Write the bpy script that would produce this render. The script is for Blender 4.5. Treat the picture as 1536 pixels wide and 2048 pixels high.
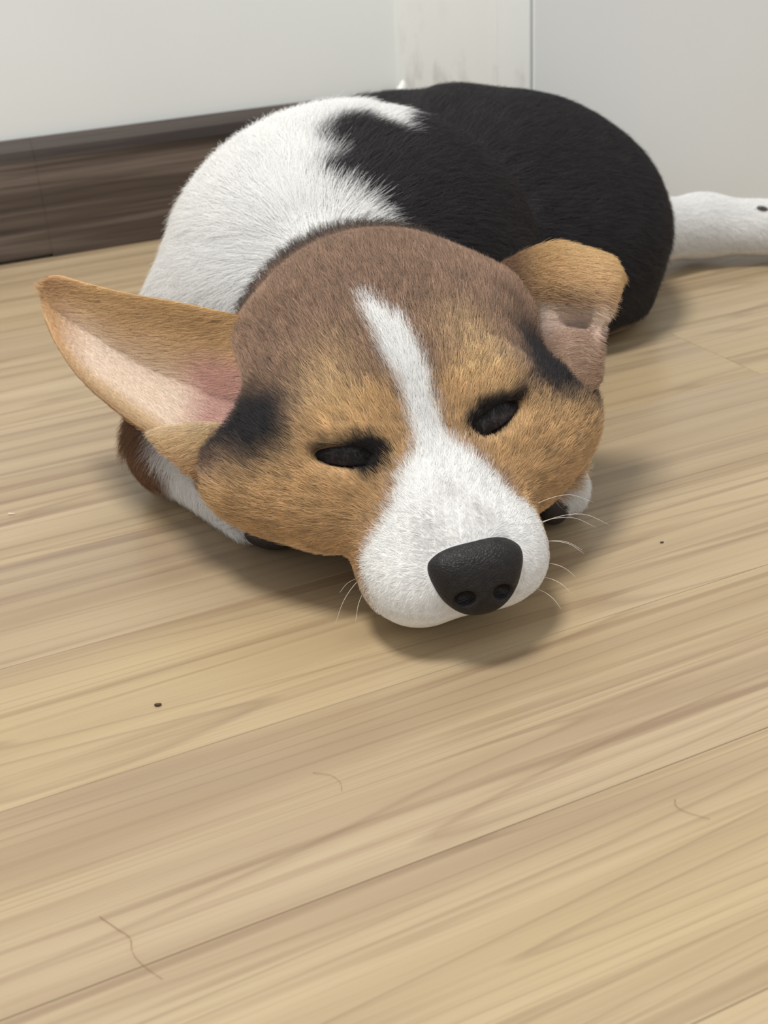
import bpy, math, random
import numpy as np
from mathutils import Matrix, Vector

scene = bpy.context.scene
for o in list(bpy.data.objects): bpy.data.objects.remove(o)
random.seed(7); RNG = np.random.default_rng(11)

# ------------------------------------------------------------------ camera
CAM_H, PITCH, ROLL = 0.24, math.radians(27.5), math.radians(-3.7)
def camera_axes(p, r):
    f = np.array([0, math.cos(p), -math.sin(p)]); rt = np.array([1., 0, 0]); up = np.cross(rt, f)
    c, s = math.cos(r), math.sin(r)
    return c*rt + s*up, -s*rt + c*up, f
ax_r, ax_u, ax_f = camera_axes(PITCH, ROLL)
cam = bpy.data.cameras.new('camera'); cam_ob = bpy.data.objects.new('camera', cam); scene.collection.objects.link(cam_ob)
cam.sensor_fit = 'HORIZONTAL'; cam.sensor_width = 36; cam.lens = 2400 / 1536 * 36
cam.clip_start = .01; cam.clip_end = 30
cam_ob.matrix_world = Matrix([[ax_r[i], ax_u[i], -ax_f[i], (0, 0, CAM_H)[i]] for i in range(3)] + [[0, 0, 0, 1]])
cam.dof.use_dof = True; cam.dof.focus_distance = .435; cam.dof.aperture_fstop = 26
scene.camera = cam_ob

# ------------------------------------------------------------------ light
world = bpy.data.worlds.new('room_light'); scene.world = world; world.use_nodes = True
world.node_tree.nodes['Background'].inputs[0].default_value = (.975, 1.0, 1.03, 1)
world.node_tree.nodes['Background'].inputs[1].default_value = .57
def area_light(name, loc, target, size, power, col):
    l = bpy.data.lights.new(name, 'AREA'); l.shape = 'DISK'; l.size = size; l.energy = power; l.color = col
    o = bpy.data.objects.new(name, l); scene.collection.objects.link(o); o.location = loc
    o.rotation_euler = (Vector(target) - Vector(loc)).to_track_quat('-Z', 'Y').to_euler()
    return o
area_light('ceiling_lamp_offscreen', (-.42, .22, 2.4), (0, .5, 0), .6, 37, (1.0, .985, .955))
scene.view_settings.view_transform = 'Standard'; scene.view_settings.look = 'None'
scene.view_settings.gamma = 1.0; scene.view_settings.use_curve_mapping = False
scene.view_settings.exposure = 0.43

# ------------------------------------------------------------------ dog shape
HEAD_O = np.array([0.013, 0.438, 0.0045]); HEAD_YAW = math.radians(11); HEAD_ROLL = math.radians(6)
def rot(axis, a):
    c, s = math.cos(a), math.sin(a)
    return {'x': np.array([[1,0,0],[0,c,-s],[0,s,c]]), 'y': np.array([[c,0,s],[0,1,0],[-s,0,c]]), 'z': np.array([[c,-s,0],[s,c,0],[0,0,1.]])}[axis]
HEAD_R = rot('z', HEAD_YAW) @ rot('y', -HEAD_ROLL)          # head-local -> world
def h2w(p): return np.asarray(p, float) @ HEAD_R.T + HEAD_O
def w2h(p): return (np.asarray(p, float) - HEAD_O) @ HEAD_R
def sd_ell(p, c, r, R=None):
    q = p - np.asarray(c, np.float32)
    if R is not None: q = q @ R.astype(np.float32)
    r = np.asarray(r, np.float32)
    k0 = np.sqrt(((q / r) ** 2).sum(1)); k1 = np.sqrt(((q / r ** 2) ** 2).sum(1)) + 1e-9
    return k0 * (k0 - 1) / k1
def sd_cap(p, a, b, ra, rb):
    a = np.asarray(a, np.float32); b = np.asarray(b, np.float32); d = b - a
    t = np.clip(((p - a) @ d) / (d @ d), 0, 1)
    return np.sqrt(((p - a - t[:, None] * d) ** 2).sum(1)) - (ra + (rb - ra) * t)
def smin(a, b, k):
    h = np.clip(0.5 + 0.5 * (b - a) / k, 0, 1)
    return b + (a - b) * h - k * h * (1 - h)
def smax(a, b, k): return -smin(-a, -b, k)
def RX(d): return rot('x', math.radians(d))
def RY(d): return rot('y', math.radians(d))
def RZ(d): return rot('z', math.radians(d))
def sd_head(q):
    """q in head-local metres: x to the dog's left, y backwards, z up"""
    d = sd_ell(q, (.004, .042, .061), (.056, .070, .047))
    d = smin(d, sd_ell(q, (0, .000, .058), (.048, .045, .036)), .02)           # forehead
    for s in (-1, 1):
        d = smin(d, sd_ell(q, (s*.024, -.022, .056), (.024, .024, .018)), .014)  # brow
        d = smin(d, sd_ell(q, (s*.046, .004, .037 if s > 0 else .0445), (.033, .043, .026)), .020)   # cheek
        d = smin(d, sd_ell(q, (s*.029, -.026, .034 if s > 0 else .0390), (.025, .029, .0215)), .018)
    d = smin(d, sd_cap(q, (0, -.020, .042), (0, -.070, .030), .027, .0215), .016)  # muzzle
    for s in (-1, 1):
        d = smin(d, sd_ell(q, (s*.0145, -.0655, .0203), (.0197, .0255, .0185)), .012)  # lips
        d = smin(d, sd_ell(q, (s*.044 + .008, .046, .053), (.024, .032, .026)), .022)       # ear base
    for s in (-1, 1):                                                            # brow knobs, eye hollows
        d = smin(d, sd_ell(q, (s*.0335, -.0270, .0680), (.0110, .0090, .0080)), .006)
        d = smax(d, -sd_ell(q, (s*.0265, -.0415, .0590), (.0130, .0095, .0046), RY(s*-10)), .005)
    d = smax(d, -sd_ell(q, (-.070, .034, .068), (.017, .036, .026), RY(-20)), .010)   # hollow at the wide ear
    return d
def sd_body(p):
    d = sd_ell(p, (-.008, .620, .062), (.095, .098, .081))                       # shoulders
    d = smin(d, sd_ell(p, (-.018, .57, .05), (.086, .075, .066)), .03)            # neck / chest
    d2 = sd_ell(p, (.068, .738, .050), (.113, .100, .079))                       # rump
    d2 = smin(d2, sd_ell(p, (.114, .690, .037), (.053, .060, .045)), .03)
    d2 = smin(d2, sd_ell(p, (.010, .755, .055), (.075, .075, .066)), .03)
    x, y, z = p.T
    d2 = d2 + .0016*np.sin(x*62 + z*48 + .6)*np.sin(y*40 - z*70) + .0009*np.sin(x*120 - y*60 + z*90)   # slack skin
    d = smin(d, d2, .011)
    d = smin(d, sd_cap(p, (.15, .765, .032), (.225, .80, .024), .025, .018), .02)  # hind leg
    d = smin(d, sd_cap(p, (.225, .80, .024), (.30, .79, .020), .018, .018), .015)
    for k in range(4): d = smin(d, sd_ell(p, (.306 + .004*(k in (1, 2)), .772 + .011*k, .0165), (.014, .0068, .0105)), .005)   # toes
    d = smin(d, sd_cap(p, (-.080, .57, .04), (-.089, .495, .023), .036, .021), .02)  # fore leg
    d = smin(d, sd_cap(p, (-.089, .495, .023), (-.056, .445, .011), .020, .010), .012)
    d = smin(d, sd_cap(p, (.06, .50, .03), (.073, .447, .014), .018, .012), .012)
    return d
def sd_dog(p):
    d = smin(sd_body(p), sd_head(((p - HEAD_O) @ HEAD_R).astype(np.float32)), .016)
    return smax(d, .0006 - p[:, 2], .004)                                          # flattened on the floor
def grid_sdf(f, lo, hi, h, B=8):
    lo = np.asarray(lo, np.float32); n = np.ceil((np.asarray(hi) - lo) / h / B).astype(int)
    g = [np.arange(k) for k in n]
    ci = np.stack(np.meshgrid(*g, indexing='ij'), -1).reshape(-1, 3)
    dc = f((lo + (ci * B + (B - 1) / 2) * h).astype(np.float32))
    V = np.repeat(np.repeat(np.repeat(dc.reshape(n), B, 0), B, 1), B, 2).astype(np.float32)
    near = ci[np.abs(dc) < B * h * 1.3]
    o = np.stack(np.meshgrid(*[np.arange(B)] * 3, indexing='ij'), -1).reshape(-1, 3)
    for k in range(0, len(near), 400):
        idx = (near[k:k+400, None] * B + o).reshape(-1, 3)
        V[idx[:, 0], idx[:, 1], idx[:, 2]] = f((lo + idx * h).astype(np.float32))
    return V, lo
def surface_nets(V, lo, h):
    I = V < 0
    cnt = np.zeros(tuple(s - 1 for s in V.shape), np.uint8)
    for a in (0, 1):
        for b in (0, 1):
            for c in (0, 1):
                cnt += I[a:a+V.shape[0]-1, b:b+V.shape[1]-1, c:c+V.shape[2]-1]
    cells = np.argwhere((cnt > 0) & (cnt < 8))
    acc = np.zeros((len(cells), 3)); num = np.zeros(len(cells))
    for ax in range(3):
        for u in (0, 1):
            for v in (0, 1):
                o0 = np.zeros(3, int); o0[(ax+1) % 3] = u; o0[(ax+2) % 3] = v; o1 = o0.copy(); o1[ax] = 1
                a = V[tuple((cells + o0).T)]; b = V[tuple((cells + o1).T)]
                m = (a < 0) != (b < 0)
                t = np.where(m, a / np.where(m, a - b, 1), 0)
                pos = np.tile(o0.astype(float), (len(cells), 1)); pos[:, ax] = t
                acc[m] += pos[m]; num[m] += 1
    verts = lo + (cells + acc / num[:, None]) * h
    M = -np.ones(cnt.shape, np.int32); M[tuple(cells.T)] = np.arange(len(cells))
    faces = []
    for ax in range(3):
        s0 = [slice(None)] * 3; s1 = [slice(None)] * 3; s0[ax] = slice(0, -1); s1[ax] = slice(1, None)
        A = I[tuple(s0)]; Bb = I[tuple(s1)]
        e = np.argwhere(A != Bb)
        b, c = (ax+1) % 3, (ax+2) % 3
        e = e[(e[:, b] > 0) & (e[:, c] > 0) & (e[:, b] < M.shape[b]) & (e[:, c] < M.shape[c])]
        q = []
        for db, dc in ((-1, -1), (0, -1), (0, 0), (-1, 0)):
            k = e.copy(); k[:, b] += db; k[:, c] += dc; q.append(M[tuple(k.T)])
        q = np.stack(q, 1); flip = ~A[tuple(e.T)]
        q[flip] = q[flip][:, ::-1]
        faces.append(q)
    faces = np.concatenate(faces); faces = faces[(faces >= 0).all(1)]
    return verts, faces
def sdf_normals(f, v, e=.0006):
    n = np.stack([f((v + np.eye(3)[i] * e).astype(np.float32)) - f((v - np.eye(3)[i] * e).astype(np.float32)) for i in range(3)], 1)
    return n / (np.linalg.norm(n, axis=1)[:, None] + 1e-12)
DOG_LO, DOG_HI = (-.15, .32, -.006), (.34, .86, .16)
# outlines of the coat markings on the face: millimetres in the head's own frame (across, along the face)
FACE = dict(
    white=[(-4.4, 66.8), (-7.2, 49.3), (-6.1, 29.7), (-3.7, 15.4), (-3.1, 4.2), (-5.4, -6.9), (-12.7, -13.3), (-17.8, -21.7), (-27.2, -29.9), (-32.5, -37.8), (-29.6, -48.1), (-21.8, -57.7), (21.4, -60.9), (26.9, -55.5), (27.3, -47.1), (26.7, -32.6), (21.4, -19.9), (13.0, -10.0), (7.4, -2.5), (6.4, 7.4), (7.4, 18.3), (6.8, 30.4), (7.5, 43.0), (0.8, 57.4)],
    eyeL=[(-37.8, 8.1), (-27.3, 6.3), (-18.5, 5.0), (-12.9, 0.1), (-16.0, -5.6), (-22.7, -6.7), (-28.4, 3.1), (-34.5, 8.4)],
    eyeR=[(16.0, 2.8), (24.1, 7.9), (31.4, 9.8), (39.9, 11.1), (33.7, 5.8), (27.0, -0.1), (21.7, 0.1), (16.4, -1.0)],
    blackL=[(-51.8, 60.3), (-45.1, 32.9), (-44.1, 16.5), (-46.9, 9.2), (-56.2, 10.8), (-67.4, 14.6), (-70.7, 27.6)],
    blackR=[(59.4, 54.2), (65.8, 46.1), (69.8, 33.1), (69.3, 16.6), (55.3, 11.5), (45.2, 14.4), (49.3, 32.6)],
    tanL=[(-43.6, 16.2), (-38.6, 27.2), (-29.8, 32.2), (-15.3, 30.1), (-4.8, 21.3), (-2.4, 13.2), (-2.8, 2.2), (-5.2, -9.1), (-12.7, -13.3), (-17.8, -21.7), (-27.2, -29.9), (-33.9, -37.6), (-74.8, 20.1), (-56.4, 10.0)],
    tanR=[(7.7, 18.3), (14.4, 29.2), (26.7, 37.4), (34.5, 30.8), (40.0, 18.0), (42.2, 11.9), (52.8, 10.9), (74.0, 15.3), (28.0, -45.1), (26.7, -32.6), (21.4, -19.9), (13.0, -10.0), (7.4, -2.5), (7.0, 7.2)],
)
SADDLE_EDGE = [(26.7, 552.5), (12.7, 560.5), (-4.2, 559.4), (-12.7, 546.8), (-11.3, 530.7), (-7.4, 522.4), (-16.7, 514.5), (-8.0, 505.2), (0.5, 495.8), (9.3, 493.4), (15.5, 487.2)]
# ear control nets: head-local millimetres, rows from base to tip
EAR_WIDE = [[(-44.5, 55.1, 83.7), (-47.1, 35.9, 73.2), (-53.5, 18.0, 64.0), (-61.8, 5.6, 56.0), (-72.8, -4.6, 47.1)], [(-56.6, 59.7, 89.1), (-60.5, 55.5, 74.0), (-67.6, 45.9, 61.1), (-75.0, 17.9, 54.1), (-83.0, 1.6, 47.6)], [(-73.7, 72.5, 93.4), (-78.2, 71.4, 79.7), (-84.2, 63.9, 66.6), (-89.7, 40.7, 58.6), (-93.0, 17.1, 56.6)], [(-91.5, 86.2, 97.0), (-95.5, 85.3, 86.2), (-99.7, 80.8, 74.8), (-103.1, 62.7, 66.0), (-105.2, 38.7, 61.6)], [(-107.6, 99.8, 101.1), (-110.3, 100.3, 93.1), (-113.7, 96.2, 84.7), (-117.3, 82.8, 76.1), (-119.5, 66.2, 70.4)], [(-119.9, 111.4, 104.5), (-122.4, 113.3, 99.0), (-125.4, 112.1, 91.8), (-127.4, 101.7, 85.0), (-127.9, 90.1, 80.3)], [(-125.0, 115.3, 104.1), (-127.5, 117.9, 101.9), (-130.0, 116.9, 97.4), (-131.5, 113.3, 92.4), (-131.6, 108.1, 89.4)]]
EAR_FOLDED = [[(66.8, 65.9, 78.9), (63.8, 52.3, 74.3), (59.4, 33.5, 70.3), (56.2, 17.4, 65.3), (54.1, 6.2, 61.0), (49.1, -12.7, 54.6)], [(74.5, 52.0, 86.9), (71.3, 37.0, 79.7), (69.1, 24.9, 71.8), (65.0, 10.3, 67.2), (61.5, -0.4, 63.6), (53.4, -20.6, 54.0)], [(84.6, 41.4, 91.1), (78.9, 20.3, 84.8), (77.3, 15.2, 75.0), (77.2, 16.4, 64.5), (71.4, 2.2, 62.4), (61.3, -18.8, 50.9)], [(94.4, 36.1, 88.1), (87.9, 11.8, 84.0), (84.5, 7.6, 75.6), (84.2, 13.5, 63.1), (77.5, -1.1, 62.1), (69.0, -17.5, 48.9)], [(103.0, 32.5, 83.6), (95.3, 10.6, 81.6), (89.6, 3.0, 74.8), (85.4, 4.0, 64.9), (81.1, -4.8, 60.4), (75.6, -15.2, 48.4)], [(108.8, 33.9, 75.2), (101.8, 20.5, 74.1), (93.0, 8.1, 70.3), (87.2, 3.3, 64.2), (84.1, -3.1, 58.0), (79.7, -10.9, 49.0)]]
EAR_POCKET = [[(-65.2, 18.0, 56.9), (-68.2, 10.2, 50.2), (-72.4, 1.6, 41.9)], [(-72.8, 16.1, 59.9), (-75.3, 5.3, 54.2), (-78.4, -3.2, 46.2)], [(-81.0, 17.0, 61.4), (-82.8, 5.2, 56.2), (-83.0, -3.7, 48.4)], [(-89.3, 19.1, 61.2), (-89.5, 9.0, 57.4), (-87.2, 1.2, 52.0)], [(-95.6, 22.5, 59.4), (-94.3, 15.8, 58.0), (-91.4, 9.3, 55.2)]]
# ------------------------------------------------------------------ helpers
COL = scene.collection
def lin(r, g, b):
    f = lambda c: c/12.92 if c <= .04045 else ((c + .055)/1.055) ** 2.4
    return np.array([f(r/255), f(g/255), f(b/255)])
def link(o, parent=None):
    COL.objects.link(o)
    if parent is not None: o.parent = parent
    return o
def mesh_ob(name, verts, faces, mat=None, parent=None, smooth=True, origin=(0, 0, 0)):
    me = bpy.data.meshes.new(name)
    v = np.asarray(verts, float) - np.asarray(origin, float)
    me.from_pydata([tuple(x) for x in v.tolist()], [], [tuple(f) for f in (faces.tolist() if hasattr(faces, 'tolist') else faces)])
    if smooth: me.polygons.foreach_set('use_smooth', np.ones(len(me.polygons), bool))
    me.update()
    if mat: me.materials.append(mat)
    return link(bpy.data.objects.new(name, me), parent)
def tag(o, label=None, cat=None, kind=None, group=None):
    if label: o['label'] = label
    if cat: o['category'] = cat
    if kind: o['kind'] = kind
    if group: o['group'] = group
    return o
def box_mesh(name, sx, sy, sz, bevel=0.0, mat=None, seg=2):
    import bmesh
    bm = bmesh.new(); bmesh.ops.create_cube(bm, size=1)
    for v in bm.verts: v.co = Vector((v.co.x*sx, v.co.y*sy, v.co.z*sz))
    if bevel: bmesh.ops.bevel(bm, geom=bm.edges[:], offset=bevel, segments=seg, affect='EDGES', profile=.5)
    me = bpy.data.meshes.new(name); bm.to_mesh(me); bm.free()
    if mat: me.materials.append(mat)
    return me
class N:
    """tiny node-tree builder"""
    def __init__(s, name, **kw):
        s.m = bpy.data.materials.new(name); s.m.use_nodes = True; s.t = s.m.node_tree
        s.b = s.t.nodes['Principled BSDF']
        for k, v in kw.items(): s.b.inputs[k.replace('_', ' ')].default_value = v
    def n(s, typ, **kw):
        x = s.t.nodes.new(typ)
        for k, v in kw.items(): setattr(x, k, v)
        return x
    def l(s, a, b): s.t.links.new(a, b)
    def coords(s, scale, kind='Object', loc=(0, 0, 0)):
        tc = s.n('ShaderNodeTexCoord'); mp = s.n('ShaderNodeMapping')
        mp.inputs['Scale'].default_value = scale; mp.inputs['Location'].default_value = loc
        s.l(tc.outputs[kind], mp.inputs[0]); return mp.outputs[0]
    def noise(s, vec, scale=1, detail=3, rough=.5, dist=0):
        x = s.n('ShaderNodeTexNoise'); x.inputs['Scale'].default_value = scale; x.inputs['Detail'].default_value = detail
        x.inputs['Roughness'].default_value = rough; x.inputs['Distortion'].default_value = dist
        s.l(vec, x.inputs['Vector']); return x.outputs['Fac']
    def ramp(s, fac, stops):
        x = s.n('ShaderNodeValToRGB'); e = x.color_ramp.elements
        while len(e) < len(stops): e.new(.5)
        for k, (p, c) in enumerate(stops):
            e[k].position = p; e[k].color = (*c, 1) if len(c) == 3 else c
        s.l(fac, x.inputs[0]); return x.outputs[0]
    def mix(s, fac, a, b, mode='MIX'):
        x = s.n('ShaderNodeMix', data_type='RGBA', blend_type=mode)
        for i, v in ((0, fac), (6, a), (7, b)):
            if hasattr(v, 'is_output'): s.l(v, x.inputs[i])
            else: x.inputs[i].default_value = v if i == 0 else (*v, 1)
        return x.outputs[2]
    def math(s, op, a, b=0.0):
        x = s.n('ShaderNodeMath', operation=op)
        for i, v in ((0, a), (1, b)):
            if hasattr(v, 'is_output'): s.l(v, x.inputs[i])
            else: x.inputs[i].default_value = v
        return x.outputs[0]
    def attr(s, name, typ='GEOMETRY', out='Color'):
        x = s.n('ShaderNodeAttribute', attribute_name=name, attribute_type=typ); return x.outputs[out]
    def bump(s, h, strength=.2, dist=.001):
        x = s.n('ShaderNodeBump'); x.inputs['Strength'].default_value = strength; x.inputs['Distance'].default_value = dist
        s.l(h, x.inputs['Height']); s.l(x.outputs[0], s.b.inputs['Normal'])
    def color(s, c): s.l(c, s.b.inputs['Base Color'])

# ------------------------------------------------------------------ room
YAW = math.radians(23.2)
AL = np.array([math.cos(YAW), math.sin(YAW), 0]); AC = np.array([-math.sin(YAW), math.cos(YAW), 0])   # along / across the planks
def room(a, c, z=0): return AL*a + AC*c + np.array([0, 0, z])

def wood_floor():
    m = N('laminate_floor', Roughness=.36)
    m.b.inputs['Specular IOR Level'].default_value = .42
    tone = m.attr('tone', 'OBJECT', 'Fac'); off = m.attr('offset', 'OBJECT', 'Fac')
    tc = m.n('ShaderNodeTexCoord'); cb = m.n('ShaderNodeCombineXYZ'); m.l(off, cb.inputs[0]); m.l(off, cb.inputs[1])
    add = m.n('ShaderNodeVectorMath', operation='ADD'); m.l(tc.outputs['Object'], add.inputs[0]); m.l(cb.outputs[0], add.inputs[1])
    def mp(sc):
        x = m.n('ShaderNodeMapping'); x.inputs['Scale'].default_value = sc; m.l(add.outputs[0], x.inputs[0]); return x.outputs[0]
    broad = m.noise(mp((1.6, 42, 1)), 1, 2, .5, .35)
    line = m.noise(mp((2.6, 130, 1)), 1, 3, .55, .5)
    fine = m.noise(mp((14, 900, 1)), 1, 2, .6)
    hue = m.noise(mp((2.2, 11, 1)), 1, 2)
    base = m.ramp(broad, [(.30, lin(148, 127, 102)), (.48, lin(166, 146, 117)), (.70, lin(178, 158, 128))])
    streak = m.ramp(line, [(.34, (1, 1, 1)), (.46, (0, 0, 0))])
    c = m.mix(m.math('MULTIPLY', streak, .7), base, lin(128, 104, 82))
    c = m.mix(m.math('MULTIPLY', m.ramp(fine, [(.36, (1, 1, 1)), (.50, (0, 0, 0))]), .22), c, lin(130, 106, 82))
    c = m.mix(m.math('MULTIPLY', m.ramp(hue, [(.40, (0, 0, 0)), (.62, (1, 1, 1))]), .35), c, lin(172, 150, 108))
    ring = m.math('FRACT', m.math('MULTIPLY', m.noise(mp((.9, 20, 1)), 1, 2, .45, .5), 15))
    c = m.mix(m.math('MULTIPLY', m.ramp(ring, [(0, (1, 1, 1)), (.10, (.25, .25, .25)), (.30, (0, 0, 0)), (.93, (0, 0, 0)), (1, (1, 1, 1))]), .38), c, lin(116, 92, 70))
    c = m.mix(tone, c, lin(134, 116, 98))
    m.color(c)
    m.l(m.math('ADD', m.math('MULTIPLY', fine, .10), .25), m.b.inputs['Roughness'])
    m.bump(m.math('ADD', line, m.math('MULTIPLY', fine, .4)), .05, .0004)
    return m.m
M_FLOOR = wood_floor()
g = N('subfloor', Roughness=.9); g.color(g.ramp(g.noise(g.coords((30, 30, 30))), [(.3, (.05, .04, .03)), (.7, (.09, .07, .05))])); M_SUB = g.m

floor = link(bpy.data.objects.new('floor', box_mesh('floor', 2.6, 2.0, .02, 0, M_SUB)))
floor.location = room(.25, .28, -.0175); floor.rotation_euler.z = YAW
tag(floor, 'light oak laminate plank floor', kind='structure')
PW, GAP = .078, .00015
plank_meshes = {}
def plank(row, a0, a1, tone=0.0):
    L = round(a1 - a0 - GAP, 4)
    if L not in plank_meshes: plank_meshes[L] = box_mesh('plank', L, PW - GAP, .0075, .0002, M_FLOOR, 1)
    o = link(bpy.data.objects.new('plank', plank_meshes[L]), floor)
    o.location = ((a0 + a1)/2 - .25, .385 + (row + .5)*PW - .28, .01375)
    o['tone'] = float(tone); o['offset'] = random.uniform(0, 40)
    return o
joints = {1: (-.42, .42), 0: (-.62, .78), 2: (-.22, .98), -1: (-.36, .62), -2: (-.76, .66), -3: (-.5, .5), -4: (-.3, .9), 3: (-.5, .66), 4: (-.34, .88), 5: (-.6, .55), 6: (-.4, .4)}
tones = {(0, 1): .30, (1, 1): .05, (1, 2): .0, (2, 1): .12, (3, 1): .05, (4, 1): .14}
for row in range(-8, 9):
    js = [-1.05] + list(joints.get(row, (-.45 + .17*(row % 3), .45 + .13*(row % 4)))) + [1.5]
    for k in range(len(js) - 1):
        plank(row, js[k], js[k+1], tones.get((row, k), random.uniform(0, .07)))

def painted(name, c1, c2, rough, dirt=False):
    m = N(name, Roughness=rough)
    v = m.coords((1, 1, 1))
    c = m.ramp(m.noise(v, 5, 3), [(.3, c1), (.7, c2)])
    if dirt:
        d = m.noise(m.coords((26, 26, 20)), 1, 4, .6)
        sep = m.n('ShaderNodeSeparateXYZ'); tc = m.n('ShaderNodeTexCoord'); m.l(tc.outputs['Object'], sep.inputs[0])
        low = m.n('ShaderNodeMapRange'); low.inputs[1].default_value = .17; low.inputs[2].default_value = .10; m.l(sep.outputs[2], low.inputs[0])
        k = m.math('MULTIPLY', m.ramp(d, [(.52, (0, 0, 0)), (.72, (1, 1, 1))]), low.outputs[0])
        c = m.mix(m.math('MULTIPLY', k, .5), c, lin(150, 146, 140))
    m.color(c); m.bump(m.noise(v, 220, 3), .06, .0005)
    return m.m
M_WALL = painted('wall_paint', lin(229, 231, 228), lin(233, 235, 232), .75)
M_TRIM = painted('trim_paint', lin(229, 230, 226), lin(234, 235, 231), .5, True)
M_DOOR = painted('door_paint', lin(229, 230, 227), lin(233, 234, 231), .5)

W_C, CORNER, DOOR_C = .957, .447, .737
def room_box(name, a0, a1, c0, c1, z0, z1, mat, bevel=0.0, parent=None):
    o = link(bpy.data.objects.new(name, box_mesh(name, a1-a0, c1-c0, z1-z0, bevel, mat)), parent)
    o.location = room((a0+a1)/2, (c0+c1)/2, (z0+z1)/2); o.rotation_euler.z = YAW
    return o
H_ROOM = 2.5
def wall_mesh(name, a0, a1, c0, c1, mat):
    o = room_box(name, a0, a1, c0, c1, -.01, H_ROOM, mat)
    o.data.transform(Matrix.Translation((0, 0, H_ROOM/2 - .005))); o.location.z = 0
    return o
tag(wall_mesh('wall_left', -1.05, CORNER, W_C, W_C + .06, M_WALL), 'pale grey painted wall above the dark baseboard', kind='structure')
# boxed-out door frame: a jamb face with stepped mouldings, standing square to the left wall
jamb = wall_mesh('trim_1', CORNER, CORNER + .05, DOOR_C + .0055, W_C + .06, M_TRIM)
tag(jamb, 'off white door frame with a worn, smudged lower end', kind='structure')
def on_jamb(name, c0, c1, out, z1=H_ROOM, bevel=.0012):
    o = room_box(name, CORNER - out, CORNER + .01, c0, c1, 0, z1, M_TRIM, bevel)
    o.data.transform(Matrix.Translation((0, 0, z1/2))); o.location.z = 0
    o.parent = jamb; o.matrix_parent_inverse = jamb.matrix_basis.inverted()
    return o
on_jamb('moulding', .786, .800, .0012); on_jamb('moulding', .743, .782, .0008)
door = wall_mesh('door_1', CORNER + .0005, 1.5, DOOR_C, DOOR_C + .0025, M_DOOR)
tag(door, 'plain off white door panel beside the corner', kind='structure')
def on_door(name, *a):
    o = wall_mesh(name, *a); o.parent = door; o.matrix_parent_inverse = door.matrix_basis.inverted(); return o
on_door('door_core', CORNER + .014, 1.5, DOOR_C + .0025, DOOR_C + .04, M_DOOR)
on_door('door_seal', CORNER + .011, CORNER + .014, DOOR_C + .0026, DOOR_C + .0054, M_DOOR)     # at the bottom of the slot

def dark_wood():
    m = N('dark_wood', Roughness=.42)
    v = m.coords((1.3, 1, 62)); g1 = m.noise(v, 1, 3, .55, .7)
    g2 = m.noise(m.coords((9, 1, 420)), 1, 2, .6)
    c = m.ramp(g1, [(.36, lin(52, 43, 38)), (.50, lin(84, 72, 64)), (.62, lin(120, 106, 96))])
    c = m.mix(m.math('MULTIPLY', m.ramp(g2, [(.38, (1, 1, 1)), (.52, (0, 0, 0))]), .4), c, lin(46, 38, 34))
    m.color(c); m.bump(g1, .08, .0006); return m.m
M_BASE = dark_wood()
def baseboard(name, a0, a1, lift):
    prof = [(0, lift), (0, .074), (.0015, .081), (.005, .0865), (.009, .0885), (.0125, .0885), (.0125, lift)]
    v = []; k = len(prof)
    for a in (a0, a1):
        for (c, z) in prof: v.append((a, c, z))
    f = [tuple(range(k))[::-1], tuple(range(k, 2*k))] + [(i, (i+1) % k, k + (i+1) % k, k + i) for i in range(k)]
    o = mesh_ob(name, v, f, M_BASE, smooth=False)
    o.location = room(0, .9445, 0); o.rotation_euler.z = YAW
    return o
bb = baseboard('baseboard_left', .1405, CORNER - .001, .0006); tag(bb, 'dark brown wood grain baseboard running to the corner', kind='structure')
b2 = baseboard('baseboard_left_end', -1.05, .1403, .0030)
b2.parent = bb; b2.matrix_parent_inverse = bb.matrix_basis.inverted(); b2.name = 'board'
# dab of white filler where the baseboard meets the door frame
fv, ff = surface_nets(*grid_sdf(lambda p: smin(sd_ell(p, (0, 0, 0), (.004, .004, .006)), sd_ell(p, (.003, .002, .006), (.003, .003, .004)), .003), (-.01, -.01, -.012), (.012, .012, .014), .0008), .0008)
fl = mesh_ob('filler', fv, ff, M_TRIM); fl.location = room(CORNER - .003, .9445, .087); fl.parent = jamb; fl.matrix_parent_inverse = jamb.matrix_basis.inverted()

# ------------------------------------------------------------------ coat
AF = math.radians(38)
def uv(q): return np.stack([q[:, 0], q[:, 1]*math.cos(AF) + q[:, 2]*math.sin(AF)], 1)
def poly_sd(pts, poly):
    """signed distance (mm) to a closed outline, negative inside"""
    P = np.asarray(poly, float); d = np.full(len(pts), 1e9); s = np.zeros(len(pts), bool)
    for a, b in zip(P, np.roll(P, -1, 0)):
        e = b - a; w = pts - a; t = np.clip((w @ e)/(e @ e + 1e-12), 0, 1)
        d = np.minimum(d, ((w - t[:, None]*e)**2).sum(1))
        c = (a[1] > pts[:, 1]) != (b[1] > pts[:, 1])
        xx = a[0] + (pts[:, 1] - a[1])*(b[0] - a[0])/np.where(abs(b[1]-a[1]) < 1e-9, 1e-9, b[1]-a[1])
        s ^= c & (pts[:, 0] < xx)
    return np.where(s, -1, 1)*np.sqrt(d)
def wob(p, s, seed):
    """cheap smooth noise in -1..1"""
    r = np.random.default_rng(seed); o = np.zeros(len(p))
    for k in range(6):
        w = r.normal(size=3)*s; o += np.sin(p @ w + r.uniform(0, 6.3))
    return o/6
def soft(d, w): return np.clip(.5 - d/w, 0, 1)[:, None]
CROWN, CROWN_D, TAN, TAN_L = lin(162, 132, 110), lin(118, 94, 78), lin(204, 168, 122), lin(224, 190, 142)
BLACK, LID, WHITE, CREAM, GREY = lin(51, 48, 49), lin(36, 31, 31), lin(241, 240, 237), lin(226, 205, 180), lin(186, 180, 182)
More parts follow.
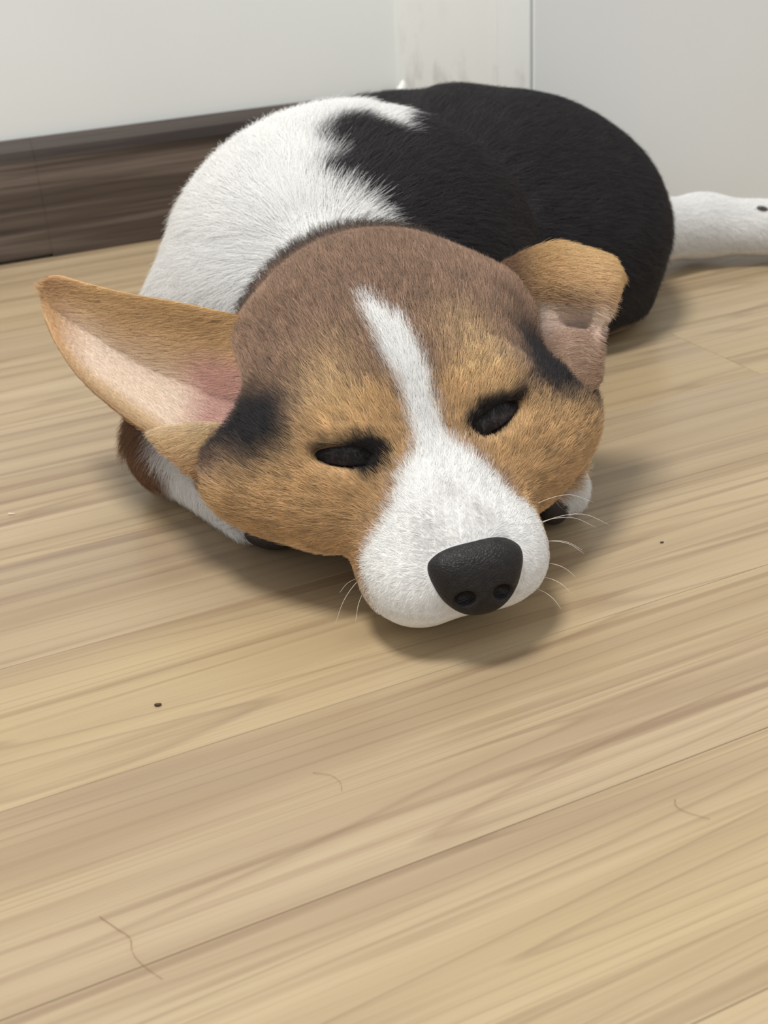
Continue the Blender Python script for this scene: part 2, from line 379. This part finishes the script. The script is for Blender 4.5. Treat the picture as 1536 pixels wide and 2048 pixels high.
SADDLE = [(x - 7, y - 5) for x, y in SADDLE_EDGE] + [(40, 440), (300, 440), (300, 640), (34, 640)]
FACE['blackL'] = [(-92, 62), (-60, 52), (-50, 42), (-44, 30), (-42, 18), (-47, 11), (-57, 13), (-68, 22), (-92, 34)]
FACE['blackR'] = [(56, 62), (61, 44), (67, 30), (78, 16), (68, 12), (54, 9.5), (45, 13), (47, 28), (50, 44)]
FACE['tanL'] = FACE['tanL'][:11] + [(-34, -38), (-60, -40), (-100, -20), (-100, 24), (-74, 20), (-56, 11.4)]
FACE['tanR'] = FACE['tanR'][:7] + [(68, 12), (78, 16), (100, 14), (100, -30), (60, -45), (28.4, -44.6), (26.8, -32.6), (21.4, -19.9), (13.0, -10.0), (7.4, -2.6), (6.9, 7.2)]
FACE['white'] = [(-6, 60), *FACE['white'][1:-2], (5.5, 40), (-1.5, 50)]
def coat_head(q):
    p = uv(q)*1000; n = len(q)
    c = np.tile(CROWN, (n, 1)); y, z, x = q[:, 1], q[:, 2], q[:, 0]
    def over(c, m, k): return c*(1 - m) + k*m
    k = soft(wob(q, 140, 3)*9 + (z - .085)*-400, 16); c = over(c, k*.45, CROWN_D)
    c = over(c, soft((y - .075)*-1000 + wob(q, 150, 9)*4, 10)*.8, BLACK)      # dark nape
    for s in ('L', 'R'):
        c = over(c, soft(poly_sd(p, FACE['tan'+s]) + wob(q, 300, 4)*2.5 + 1.5 + np.clip(p[:, 1] - 17, 0, 9)*.9, 10), TAN)
    b = np.exp(-(((np.abs(x) - .028)/.013)**2 + ((y + .030)/.014)**2))[:, None]
    c = over(c, b*.7, TAN_L)
    for s in ('L', 'R'):
        k = poly_sd(p, FACE['black'+s]) + wob(q, 200, 5)*3
        c = over(c, soft(k - 4, 16)*.55, CROWN_D*.6)
        c = over(c, soft(k, 10)*np.clip((58 - p[:, 1])/22, .25, 1)[:, None], BLACK*.8)
        c = over(c, soft(poly_sd(p + np.array([0, 1.8]), FACE['eye'+s]) - 1.7, 3.0), LID)
    low = soft((h2w(q)[:, 2] - .013 - .010*np.clip((-.025 - y)/.015, 0, 1))*1000 + wob(q, 220, 6)*3, 9); c = over(c, low*.8, CREAM)
    w = poly_sd(p, FACE['white']); w = np.where((y < -.062) & (np.abs(x) < .033), np.minimum(w, (y + .066)*800), w)
    c = over(c, soft(w + wob(q, 500, 7)*1.2, 3.0), WHITE)
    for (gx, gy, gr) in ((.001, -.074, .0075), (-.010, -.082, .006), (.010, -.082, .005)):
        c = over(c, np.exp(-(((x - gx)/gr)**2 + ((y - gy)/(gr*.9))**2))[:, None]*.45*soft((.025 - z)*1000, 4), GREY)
    return c
def coat_body(p):
    n = len(p); x, y, z = p.T
    c = np.tile(WHITE, (n, 1))
    def over(c, m, k): return c*(1 - m) + k*m
    b = poly_sd(uv(p)*1000, SADDLE)
    f32 = p.astype(np.float32); sh = sd_ell(f32, (-.008, .620, .062), (.095, .098, .081))
    rump = np.minimum.reduce([sd_ell(f32, (.068, .738, .050), (.113, .1, .079)), sd_ell(f32, (.114, .690, .037), (.053, .060, .045)), sd_ell(f32, (.010, .755, .055), (.075, .075, .066))])
    b = np.where((rump < sh - .0015) & (rump < .012), -20, b)
    c = over(c, soft(b + wob(p, 260, 8)*3, 4), BLACK)
    k = soft((z - .007)*1000 + wob(p, 200, 2)*5, 10)*(x > .09)[:, None]*(y < .72)[:, None]
    c = over(c, k*.8, lin(190, 160, 125))
    leg = soft(np.minimum((x + .094)*1000, 40) + wob(p, 200, 5)*2, 8)*(y < .56)[:, None]*(z < .052)[:, None]
    c = over(c, leg, lin(128, 96, 72))
    c = over(c, ((x > .165) & (y > .745))[:, None]*1.0, WHITE)
    return c
def is_head(p):
    return sd_head(((p - HEAD_O) @ HEAD_R).astype(np.float32)) < sd_body(p.astype(np.float32)) + .002
def coat(p):
    h = is_head(p); c = np.zeros((len(p), 3))
    if h.any(): c[h] = coat_head(w2h(p[h]))
    if (~h).any(): c[~h] = coat_body(p[~h])
    return c
g = N('coat_skin', Roughness=.85); g.b.inputs['Specular IOR Level'].default_value = .15
g.color(g.mix(g.math('MULTIPLY', g.noise(g.coords((1, 1, 1)), 600, 3), .3), g.attr('coat'), (.05, .04, .035))); M_SKIN = g.m
g = N('coat_hair', Roughness=.55); g.b.inputs['Specular IOR Level'].default_value = .22
g.color(g.attr('coat')); M_HAIR = g.m
def colour_mesh(o, c):
    a = o.data.attributes.new('coat', 'FLOAT_COLOR', 'POINT')
    a.data.foreach_set('color', np.concatenate([c, np.ones((len(c), 1))], 1).astype(np.float32).ravel())

def norm(v): return v/(np.linalg.norm(v, axis=-1, keepdims=True) + 1e-12)
def fur(name, parent, origin, P, Nn, T, L, lift, col, rad, clump=.4, cell=.004, jitter=.25, seg=5, bend=1.0):
    n = len(P)
    T = norm(T - (T*Nn).sum(1)[:, None]*Nn)
    B = np.cross(Nn, T)
    ang = RNG.normal(size=n)*jitter
    T = T*np.cos(ang)[:, None] + B*np.sin(ang)[:, None]
    lift = np.broadcast_to(lift, n)[:, None]
    D0 = norm(Nn*(lift + .25) + T*(1 - lift)); D1 = norm(T + Nn*(lift - .3)*.5 + RNG.normal(size=(n, 3))*.12)
    t = np.linspace(0, 1, seg)[None, :, None]
    off = L[:, None, None]*(t*D0[:, None] + .5*bend*t*t*(D1 - D0)[:, None])
    if np.any(clump):
        key = np.floor(P/cell).astype(np.int64); key = key[:, 0]*73856093 ^ key[:, 1]*19349663 ^ key[:, 2]*83492791
        _, inv = np.unique(key, return_inverse=True); inv = inv.ravel()
        cnt = np.bincount(inv); tip = P + off[:, -1]
        mean = np.stack([np.bincount(inv, tip[:, i])/cnt for i in range(3)], 1)[inv]
        off = off + (mean - tip)[:, None]*(t*t)*np.broadcast_to(clump, n)[:, None, None]*RNG.uniform(.4, 1, n)[:, None, None]
    pts = P[:, None] + off
    pts[..., 2] = np.maximum(pts[..., 2], .0009)
    pts -= np.asarray(origin)
    hc = bpy.data.hair_curves.new(name); hc.add_curves([seg]*n)
    hc.attributes['position'].data.foreach_set('vector', pts.astype(np.float32).ravel())
    r = hc.attributes.get('radius') or hc.attributes.new('radius', 'FLOAT', 'POINT')
    rr = np.broadcast_to(rad, n)[:, None]*np.linspace(1, .22, seg)[None]**.8
    r.data.foreach_set('value', rr.astype(np.float32).ravel())
    a = hc.attributes.new('coat', 'FLOAT_COLOR', 'CURVE')
    a.data.foreach_set('color', np.concatenate([np.clip(col, 0, 1), np.ones((n, 1))], 1).astype(np.float32).ravel())
    hc.materials.append(M_HAIR)
    o = link(bpy.data.objects.new(name, hc), parent); o['kind'] = 'stuff'
    return o
def scatter(v, f, dens):
    """random points on a quad mesh, dens = roots per square metre for each face"""
    tri = np.concatenate([f[:, [0, 1, 2]], f[:, [0, 2, 3]]]); d = np.concatenate([dens, dens])
    a, b, c = v[tri[:, 0]], v[tri[:, 1]], v[tri[:, 2]]
    area = .5*np.linalg.norm(np.cross(b - a, c - a), axis=1)
    k = RNG.poisson(area*d); idx = np.repeat(np.arange(len(tri)), k)
    r1 = np.sqrt(RNG.uniform(size=len(idx)))[:, None]; r2 = RNG.uniform(size=len(idx))[:, None]
    return a[idx]*(1 - r1) + b[idx]*(r1*(1 - r2)) + c[idx]*(r1*r2)

# ------------------------------------------------------------------ the dog
DOG_O = np.array([.03, .56, 0.0])
dog = link(bpy.data.objects.new('dog', None)); dog.location = DOG_O
tag(dog, 'sleepy white, black and tan dog lying with its chin on the floor', 'dog')
STEP = .0016
V, lo = grid_sdf(sd_dog, DOG_LO, DOG_HI, STEP); bv, bf = surface_nets(V, lo, STEP); del V
body = mesh_ob('body', bv, bf, M_SKIN, dog, origin=DOG_O)
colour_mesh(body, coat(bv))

NOSE_C = np.array([.0025, -.0895, .0265]); NOSE_R = RX(-14) @ RY(4)
def sd_nose(p):
    q = ((p - HEAD_O) @ HEAD_R - NOSE_C) @ NOSE_R
    x, y, z = q.T.astype(np.float32)
    w = .0156 + np.clip(z, -.012, .008)*.34
    k = (np.abs(x/w)**2.5 + np.abs(y/.0105)**2.2 + np.abs(z/.0132)**2.5)**(1/2.4)
    d = (k - 1)*.010
    Q = q.astype(np.float32)
    for s in (-1, 1):
        d = smax(d, -sd_ell(Q, (s*.0070, -.0105, -.0048), (.0042, .0055, .0031), RY(s*20)), .0012)
        d = smax(d, -sd_cap(Q, (s*.0085, -.0100, -.0055), (s*.0140, -.0060, -.0030), .0011, .0005), .0010)
    d = smax(d, -sd_cap(Q, (0, -.0112, -.001), (0, -.0105, -.013), .0005, .0007), .0010)
    return d
V, lo = grid_sdf(sd_nose, h2w(NOSE_C) - .026, h2w(NOSE_C) + .026, .0005); nv, nf = surface_nets(V, lo, .0005)
g = N('nose_leather', Roughness=.5)
vo = g.n('ShaderNodeTexVoronoi', feature='DISTANCE_TO_EDGE'); vo.inputs['Scale'].default_value = 900; g.l(g.coords((1, 1, 1)), vo.inputs['Vector'])
g.color(g.ramp(g.noise(g.coords((1, 1, 1)), 400, 3), [(.3, lin(20, 17, 16)), (.7, lin(34, 30, 29))]))
g.bump(g.ramp(vo.outputs['Distance'], [(0, (0, 0, 0)), (.25, (1, 1, 1))]), .35, .0004); g.b.inputs['Specular IOR Level'].default_value = .3; M_NOSE = g.m
nose = mesh_ob('nose', nv, nf, M_NOSE, dog, origin=DOG_O); nose['label'] = 'dark leathery nose'

# eyes: nearly closed, dark lids with a thin slit
g = N('eye_dark', Roughness=.12); g.color(g.ramp(g.noise(g.coords((1, 1, 1)), 300), [(.3, (.008, .006, .005)), (.7, (.016, .011, .009))])); M_EYE = g.m
g = N('eyelid_skin', Roughness=.5); g.color(g.ramp(g.noise(g.coords((1, 1, 1)), 500, 3), [(.3, lin(34, 29, 29)), (.7, lin(62, 54, 54))])); g.bump(g.noise(g.coords((1, 1, 1)), 1500, 2), .4, .0004); M_LID = g.m
EYES = [(np.array([sg*.0262 - .0005, -.0388, .0574]), RY(sg*-10) @ RZ(sg*18)) for sg in (-1, 1)]
def almond(p, c, Re, a, hz, b):
    x, y, z = ((w2h(p) - c) @ Re).T
    w = np.clip(1 - (x/a)**2, 0, 1) + .04
    k = np.sqrt((z/(hz*w))**2 + (y/(b*np.sqrt(w)))**2)
    return np.maximum((k - 1)*hz*.55, np.abs(x) - a).astype(np.float32)
lid_roots = []
for c, Re in EYES:
    def sd_eye(p): return almond(p, c, Re, .0130, .0064, .0053)
    def sd_lid(p):
        q = ((w2h(p) - c) @ Re).astype(np.float32)
        slit = np.abs(q[:, 2] + .0018 - (q[:, 0]/.011)**2*.0018) - .0005*np.clip(1 - (q[:, 0]/.0085)**2, 0, 1)
        return smax(almond(p, c, Re, .0144, .0073, .0060), -np.maximum(slit, q[:, 1]), .0005)
    ctr = h2w(c)
    ev, ef = surface_nets(*grid_sdf(sd_eye, ctr - .018, ctr + .018, .0006), .0006)
    eye = mesh_ob('eye', ev, ef, M_EYE, dog, origin=DOG_O)
    lv, lf = surface_nets(*grid_sdf(sd_lid, ctr - .018, ctr + .018, .0004), .0004)
    lid = mesh_ob('eyelid', lv, lf, M_LID, eye, origin=DOG_O)
    r = scatter(lv, lf, np.full(len(lf), 7e6)); r = r[((w2h(r) - c) @ Re)[:, 1] < -.0008]
    lid_roots.append((r, sdf_normals(sd_lid, r)))

# fur of head and body
fc = bv[bf].mean(1); fh = is_head(fc); hz = w2h(fc)
dens = np.where(fh, 5.4e6, 2.7e6)
dens = np.where(fh & (hz[:, 1] < -.045), 5.5e6, dens)
dens = np.where(fc[:, 2] < .0035, 0, dens)
P = scatter(bv, bf, dens); Nn = sdf_normals(sd_dog, P)
keep = ~((Nn[:, 2] < -.5) & (P[:, 2] < .02)) & (sd_nose(P) > .0002)
for c, Re in EYES: keep &= almond(P, c, Re, .0140, .0071, .0058) > .0003
P, Nn = P[keep], Nn[keep]; n0 = len(P)
P = np.concatenate([P] + [r[0] for r in lid_roots]); Nn = np.concatenate([Nn] + [r[1] for r in lid_roots])
on_lid = np.arange(len(P)) >= n0
hd = is_head(P) | on_lid; q = w2h(P)
T = np.zeros_like(P)
Tl = q - np.array([0, -.098, .012]); Tl[:, 2] *= .8
Tl[:, 0] += np.sign(q[:, 0])*np.clip(q[:, 1] + .03, 0, .05)*1.2*np.clip(1 - q[:, 2]/.06, 0, 1)
Tl[:, 2] -= np.clip(.06 - q[:, 2], 0, .05)*1.0
T[hd] = (Tl @ HEAD_R.T)[hd]
Tb = P - np.array([-.01, .50, .10]); Tb = norm(Tb) + np.array([.35, .1, -.55]); T[~hd] = Tb[~hd]
T += np.stack([wob(P, 160, 21), wob(P, 160, 22), wob(P, 160, 23)], 1)*np.where(hd, .25*.08, .35)[:, None]
L = np.empty(len(P))
fy = np.clip((q[:, 1] + .085)/.085, 0, 1)
L[hd] = (.0021 + .0078*fy)[hd]
ck = hd & (q[:, 2] < .05) & (q[:, 1] > -.03); L[ck] *= 1.35
near_eye = np.exp(-(((np.abs(q[:, 0]) - .0262)/.014)**2 + ((q[:, 1] + .041)/.012)**2 + ((q[:, 2] - .057)/.012)**2))
L[hd] *= (1 - .5*near_eye)[hd]
L[~hd] = .013
hump = ~hd & (P[:, 2] > .105) & (P[:, 0] < .0); L[hump] = .019
paw = ~hd & ((P[:, 0] > .19) | (P[:, 2] < .03)); L[paw] = .007
L[on_lid] = .0016; L *= RNG.uniform(.65, 1.2, len(P))
jit = RNG.normal(size=P.shape)*np.where(near_eye > .2, .0003, .0011)[:, None]
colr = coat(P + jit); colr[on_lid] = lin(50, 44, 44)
lum = colr.mean(1)
var = np.where(lum > .6, RNG.normal(1, .05, len(P)), np.where(lum < .04, RNG.lognormal(0, .3, len(P)), RNG.lognormal(0, np.where(q[:, 2] > .075, .30, .20))))
key = np.floor(P/.0032).astype(np.int64); key = np.abs(key[:, 0]*73856093 ^ key[:, 1]*19349663 ^ key[:, 2]*83492791) % 4096
cl = RNG.normal(size=4096)[key]
colr = colr*var[:, None]*np.where(lum > .6, 1 + .02*cl, np.exp(.12*cl))[:, None]
dark = hd & (lum < .5) & (RNG.uniform(size=len(P)) < np.where(q[:, 2] > .075, .22, .05)); colr[dark] *= .45
lift = np.where(hd, .12 + .16*fy, .09)
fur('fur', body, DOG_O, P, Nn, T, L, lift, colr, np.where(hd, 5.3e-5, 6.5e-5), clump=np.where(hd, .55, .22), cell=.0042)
print('hairs', len(P), 'head', hd.sum())

# ears
def catmull(A, n):
    A = np.asarray(A, float); A = np.concatenate([2*A[:1] - A[1:2], A, 2*A[-1:] - A[-2:-1]])
    t = np.linspace(0, len(A) - 3 - 1e-6, n); i = t.astype(int); f = (t - i).reshape((-1,) + (1,)*(A.ndim - 1))
    a, b, c, d = A[i], A[i+1], A[i+2], A[i+3]
    return .5*(2*b + (c - a)*f + (2*a - 5*b + 4*c - d)*f*f + (3*b - a - 3*c + d)*f**3)
def make_ear(net, nu, nvv, thick, colour, dens, length, radius, label, flow, name='ear', parent=None):
    S = catmull(np.asarray(net, float)/1000, nu); S = np.swapaxes(catmull(np.swapaxes(S, 0, 1), nvv), 0, 1)
    S = h2w(S.reshape(-1, 3)).reshape(nu, nvv, 3)
    du = np.gradient(S, axis=0); dv = np.gradient(S, axis=1); n = norm(np.cross(du, dv))
    view = norm(h2w(np.array([0, -.30, .20])) - S)
    if (n*view).sum(-1).mean() < 0: n = -n
    u = np.linspace(0, 1, nu)[:, None]*np.ones((1, nvv)); v = np.linspace(0, 1, nvv)[None]*np.ones((nu, 1))
    edge = np.minimum(np.minimum(v, 1 - v)*8, (1 - u)*8).clip(0, 1)
    th = thick*(.25 + .75*np.sqrt(edge))
    front = S + n*th[..., None]*.5; back = S - n*th[..., None]*.5
    verts = np.concatenate([front.reshape(-1, 3), back.reshape(-1, 3)]); K = nu*nvv
    I = np.arange(K).reshape(nu, nvv)
    q = np.stack([I[:-1, :-1], I[1:, :-1], I[1:, 1:], I[:-1, 1:]], -1).reshape(-1, 4)
    ring = np.concatenate([I[0, :], I[1:, -1], I[-1, -2::-1], I[-2:0:-1, 0]]); nx = np.roll(ring, -1)
    side = np.stack([ring, nx, nx + K, ring + K], 1)
    fr = np.cross(front[1, 0] - front[0, 0], front[0, 1] - front[0, 0]) @ n[0, 0]
    if fr < 0: q = q[:, ::-1]; side = side[:, ::-1]
    faces = np.concatenate([q, q[:, ::-1] + K, side])
    cf = colour(u.ravel(), v.ravel(), True); cb = colour(u.ravel(), v.ravel(), False)
    ear = mesh_ob(name, verts, faces, M_SKIN, parent or dog, origin=DOG_O)
    if label: ear['label'] = label
    colour_mesh(ear, np.concatenate([cf, cb]))
    Ps, Ns, Ts, Cs, Ls = [], [], [], [], []
    for surf, sg, isf in ((front, 1, True), (back, -1, False)):
        flat = surf.reshape(-1, 3); m = 0
        a = np.linalg.norm(np.cross(du, dv), axis=-1).sum(); k = int(dens*a*(1 if isf else .5))
        w = np.linalg.norm(np.cross(du, dv), axis=-1).ravel(); pick = RNG.choice(K, k, p=w/w.sum())
        uu = u.ravel()[pick] + RNG.uniform(-.5, .5, k)/(nu - 1); vv = v.ravel()[pick] + RNG.uniform(-.5, .5, k)/(nvv - 1)
        uu = uu.clip(0, .9999); vv = vv.clip(0, .9999)
        iu = (uu*(nu - 1)); iv = (vv*(nvv - 1)); i0 = iu.astype(int); j0 = iv.astype(int); fu = (iu - i0)[:, None]; fv_ = (iv - j0)[:, None]
        lerp = lambda A: A[i0, j0]*(1-fu)*(1-fv_) + A[i0+1, j0]*fu*(1-fv_) + A[i0, j0+1]*(1-fu)*fv_ + A[i0+1, j0+1]*fu*fv_
        Ps.append(lerp(surf)); Ns.append(norm(lerp(n))*sg)
        Ts.append(norm(lerp(du)) + norm(lerp(dv))*flow(uu, vv)[:, None]); Cs.append(colour(uu, vv, isf)*RNG.lognormal(0, .16, k)[:, None])
        Ls.append(length(uu, vv)*RNG.uniform(.6, 1.2, k))
    fur('fur', parent or ear, DOG_O, np.concatenate(Ps), np.concatenate(Ns), np.concatenate(Ts), np.concatenate(Ls), .16, np.concatenate(Cs), radius, clump=.5, cell=.003, jitter=.2)
    return ear
def blend(x, stops):
    xs = [s[0] for s in stops]; cs = np.array([s[1] for s in stops])
    return np.stack([np.interp(x, xs, cs[:, i]) for i in range(3)], 1)
E_TAN, E_PALE, E_PINK = lin(214, 180, 136), lin(232, 212, 192), lin(196, 150, 140)
def col_wide(u, v, front):
    c = blend(v, [(0, lin(196, 160, 112)), (.25, E_TAN), (.44, lin(208, 180, 148)), (.58, E_PALE), (.82, E_PALE), (.93, lin(206, 178, 140)), (1, lin(172, 140, 104))])
    t = np.clip((u - .62)/.2, 0, 1)[:, None]; c = c*(1 - t) + lin(196, 158, 116)*t
    t = np.clip((.27 - u)/.12, 0, 1)[:, None]*np.clip((v - .2)/.15, 0, 1)[:, None]; c = c*(1 - t*.8) + E_PINK*t*.8
    if not front: c = np.tile(lin(176, 138, 98), (len(u), 1))
    return c
wide_ear = make_ear(EAR_WIDE, 44, 40, .0035, col_wide, 5.5e6, lambda u, v: np.where(v < .5, .0085 + .005*np.exp(-((v - .42)/.08)**2), .0045)*(1.1 - .65*u), 5.5e-5, 'large ear held out sideways, pale pink inside', lambda u, v: np.where(v < .5, .35, -.1))
def col_pocket(u, v, front):
    return blend(v, [(0, lin(214, 192, 160)), (.4, lin(206, 178, 136)), (1, lin(176, 138, 98))])
make_ear(EAR_POCKET, 20, 18, .003, col_pocket, 5.5e6, lambda u, v: .0035 + .002*v, 5.5e-5, None, lambda u, v: .5 + 0*u, 'ear_pocket', wide_ear)
def col_fold(u, v, front):
    c = blend(v, [(0, lin(206, 174, 126)), (.25, E_TAN), (.38, lin(194, 162, 128)), (.46, E_PALE), (.62, lin(228, 204, 188)), (.74, lin(182, 154, 134)), (.88, lin(170, 142, 120)), (1, lin(164, 134, 108))])
    t = np.clip((.30 - u)/.2, 0, 1)[:, None]; k = np.clip((v - .25)/.25, 0, 1)[:, None]; c = c*(1 - t) + (lin(158, 128, 104)*(1 - k) + lin(84, 64, 54)*k)*t
    if not front: c = np.tile(lin(96, 74, 58), (len(u), 1))
    return c
make_ear(EAR_FOLDED, 40, 44, .0035, col_fold, 5.5e6, lambda u, v: np.where(v < .45, .0065, .0038), 5.5e-5, 'half folded ear with its tip turned back', lambda u, v: .1 + 0*u)

# paw pads, claws, whiskers
g = N('paw_pad', Roughness=.6); g.color(g.ramp(g.noise(g.coords((1, 1, 1)), 500, 3), [(.3, lin(38, 30, 26)), (.7, lin(56, 45, 39))])); g.bump(g.noise(g.coords((1, 1, 1)), 1400, 2), .4, .0005); M_PAD = g.m
def blob(name, c, r, R, mat, label=None):
    c = np.asarray(c); m = max(r) + .004
    v, f = surface_nets(*grid_sdf(lambda p: sd_ell(p - c.astype(np.float32), (0, 0, 0), r, R), c - m, c + m, min(r)/6), min(r)/6)
    o = mesh_ob(name, v, f, mat, dog, origin=DOG_O)
    if label: o['label'] = label
    return o
blob('paw_pad', (.0705, .4375, .0100), (.0075, .0050, .0085), RZ(28), M_PAD)
blob('paw_pad', (-.046, .434, .0075), (.013, .0075, .0065), RZ(-20), M_PAD)
g = N('claw', Roughness=.35); g.color(g.ramp(g.noise(g.coords((1, 1, 1)), 500), [(.3, lin(50, 44, 40)), (.7, lin(80, 72, 66))])); M_CLAW = g.m
for (x, y, z) in ((.262, .785, .0375), (.283, .787, .0362)):
    blob('claw', (x, y, z), (.0045, .0022, .0018), RY(20), M_CLAW)
g = N('whisker', Roughness=.4); g.color(g.ramp(g.noise(g.coords((1, 1, 1)), 200), [(.3, lin(225, 215, 200)), (.7, lin(240, 232, 220))])); M_WHISK = g.m
def tube(name, pts, r0, r1, mat, parent, origin=DOG_O, sides=5, n=12):
    c = catmull(np.asarray(pts, float), n); tg = norm(np.gradient(c, axis=0)); up = np.array([.13, .2, .97])
    a = norm(np.cross(tg, up)); b = np.cross(tg, a); rad = np.linspace(r0, r1, n)
    an = np.linspace(0, 2*math.pi, sides, endpoint=False)
    v = (c[:, None] + rad[:, None, None]*(np.cos(an)[None, :, None]*a[:, None] + np.sin(an)[None, :, None]*b[:, None])).reshape(-1, 3)
    f = [(i*sides + j, i*sides + (j+1) % sides, (i+1)*sides + (j+1) % sides, (i+1)*sides + j) for i in range(n-1) for j in range(sides)]
    f += [tuple(range(sides))[::-1], tuple(range((n-1)*sides, n*sides))]
    return mesh_ob(name, v, f, mat, parent, origin=origin)
WH = [((.029, -.056, .026), (1, -.05, .35), .030, 1), ((.030, -.060, .022), (1, -.2, .25), .026, 1), ((.0305, -.064, .024), (1, -.35, .4), .030, 1), ((.031, -.066, .018), (1, -.4, .2), .017, 1), ((.031, -.070, .021), (1, -.5, .1), .016, 1), ((.030, -.076, .016), (.9, -.7, .0), .012, 1), ((.028, -.080, .013), (.8, -.8, -.05), .011, 1), ((.025, -.084, .011), (.6, -1, -.1), .010, 1),
      ((-.030, -.056, .018), (-.7, -.5, -.1), .020, 1), ((-.031, -.060, .015), (-.5, -.8, .1), .016, 1), ((-.030, -.052, .014), (-.8, -.2, .2), .012, 1)]
for (s, d, Lw, k) in WH:
    s = np.array(s); d = norm(np.array(d, float)); pts = [s, s + d*Lw*.35, s + d*Lw*.7 + np.array([0, 0, -.12*Lw]), s + d*Lw + np.array([0, 0, -.40*Lw])]
    w = h2w(np.array(pts)); w[:, 2] = np.maximum(w[:, 2], .0015)
    tube('whisker', w, .00010, .00004, M_WHISK, dog)

# ------------------------------------------------------------------ bits on the floor
g = N('crumb', Roughness=.8); g.color(g.ramp(g.noise(g.coords((1, 1, 1)), 900), [(.3, lin(50, 36, 26)), (.7, lin(84, 62, 44))])); M_CRUMB = g.m
def crumb(c, r, label):
    c = np.asarray(c, float)
    f = lambda p: smin(sd_ell(p, (0, 0, r[2]), r), sd_ell(p, (r[0]*.7, r[1]*.5, r[2]*.8), (r[0]*.6, r[1]*.8, r[2]*.75)), r[2]*.4)
    m = max(r)*2.2; v, fa = surface_nets(*grid_sdf(f, (-m, -m, -.001), (m, m, m), min(r)/5), min(r)/5)
    o = mesh_ob('crumb', v, fa, M_CRUMB); o.location = c; return tag(o, label, 'crumb')
crumb((-.0803, .3305, .0001), (.0011, .0006, .0005), 'small dark brown crumb lying alone on the bare floor, well away from the dog')
crumb((.1105, .4185, .0001), (.0007, .0004, .0003), 'very tiny dark speck on the floor beside the whiskers')
g = N('pale_splinter', Roughness=.6); g.color(g.ramp(g.noise(g.coords((1, 1, 1)), 900), [(.3, lin(230, 210, 190)), (.7, lin(245, 230, 215))])); M_PALE = g.m
def shed(pts, label, mat, r=.00009, cat='hair', name='shed_hair'):
    p = np.array([(x, y, .0004 + r) for x, y in pts]); o0 = np.array([p[0, 0], p[0, 1], 0])
    o = tube(name, p, r, r*.6, mat, None, origin=o0, n=24); o.location = o0; return tag(o, label, cat)
g = N('brown_hair', Roughness=.5); g.color(g.ramp(g.noise(g.coords((1, 1, 1)), 200), [(.3, lin(132, 102, 76)), (.7, lin(156, 122, 92))])); M_BHAIR = g.m
shed([(-.0829, .2371), (-.0775, .2325), (-.0735, .2290), (-.0722, .2243), (-.0690, .2200), (-.0631, .2148)], 'long wavy brown hair lying on the bare planks', M_BHAIR)
shed([(-.168, .4818), (-.1665, .4815), (-.1650, .4814)], 'short pale splinter on the floor in front of the wide ear', M_PALE, .0003, 'splinter', 'splinter')
shed([(.079, .2683), (.0785, .2655), (.081, .2625), (.0867, .2591)], 'short brown hair bent like a hook on the bare planks', M_BHAIR)
shed([(-.027, .2905), (-.0215, .2888), (-.0185, .2850), (-.0181, .2812)], 'faint brown hair curved in a quarter circle on the bare planks', M_BHAIR, .00007)
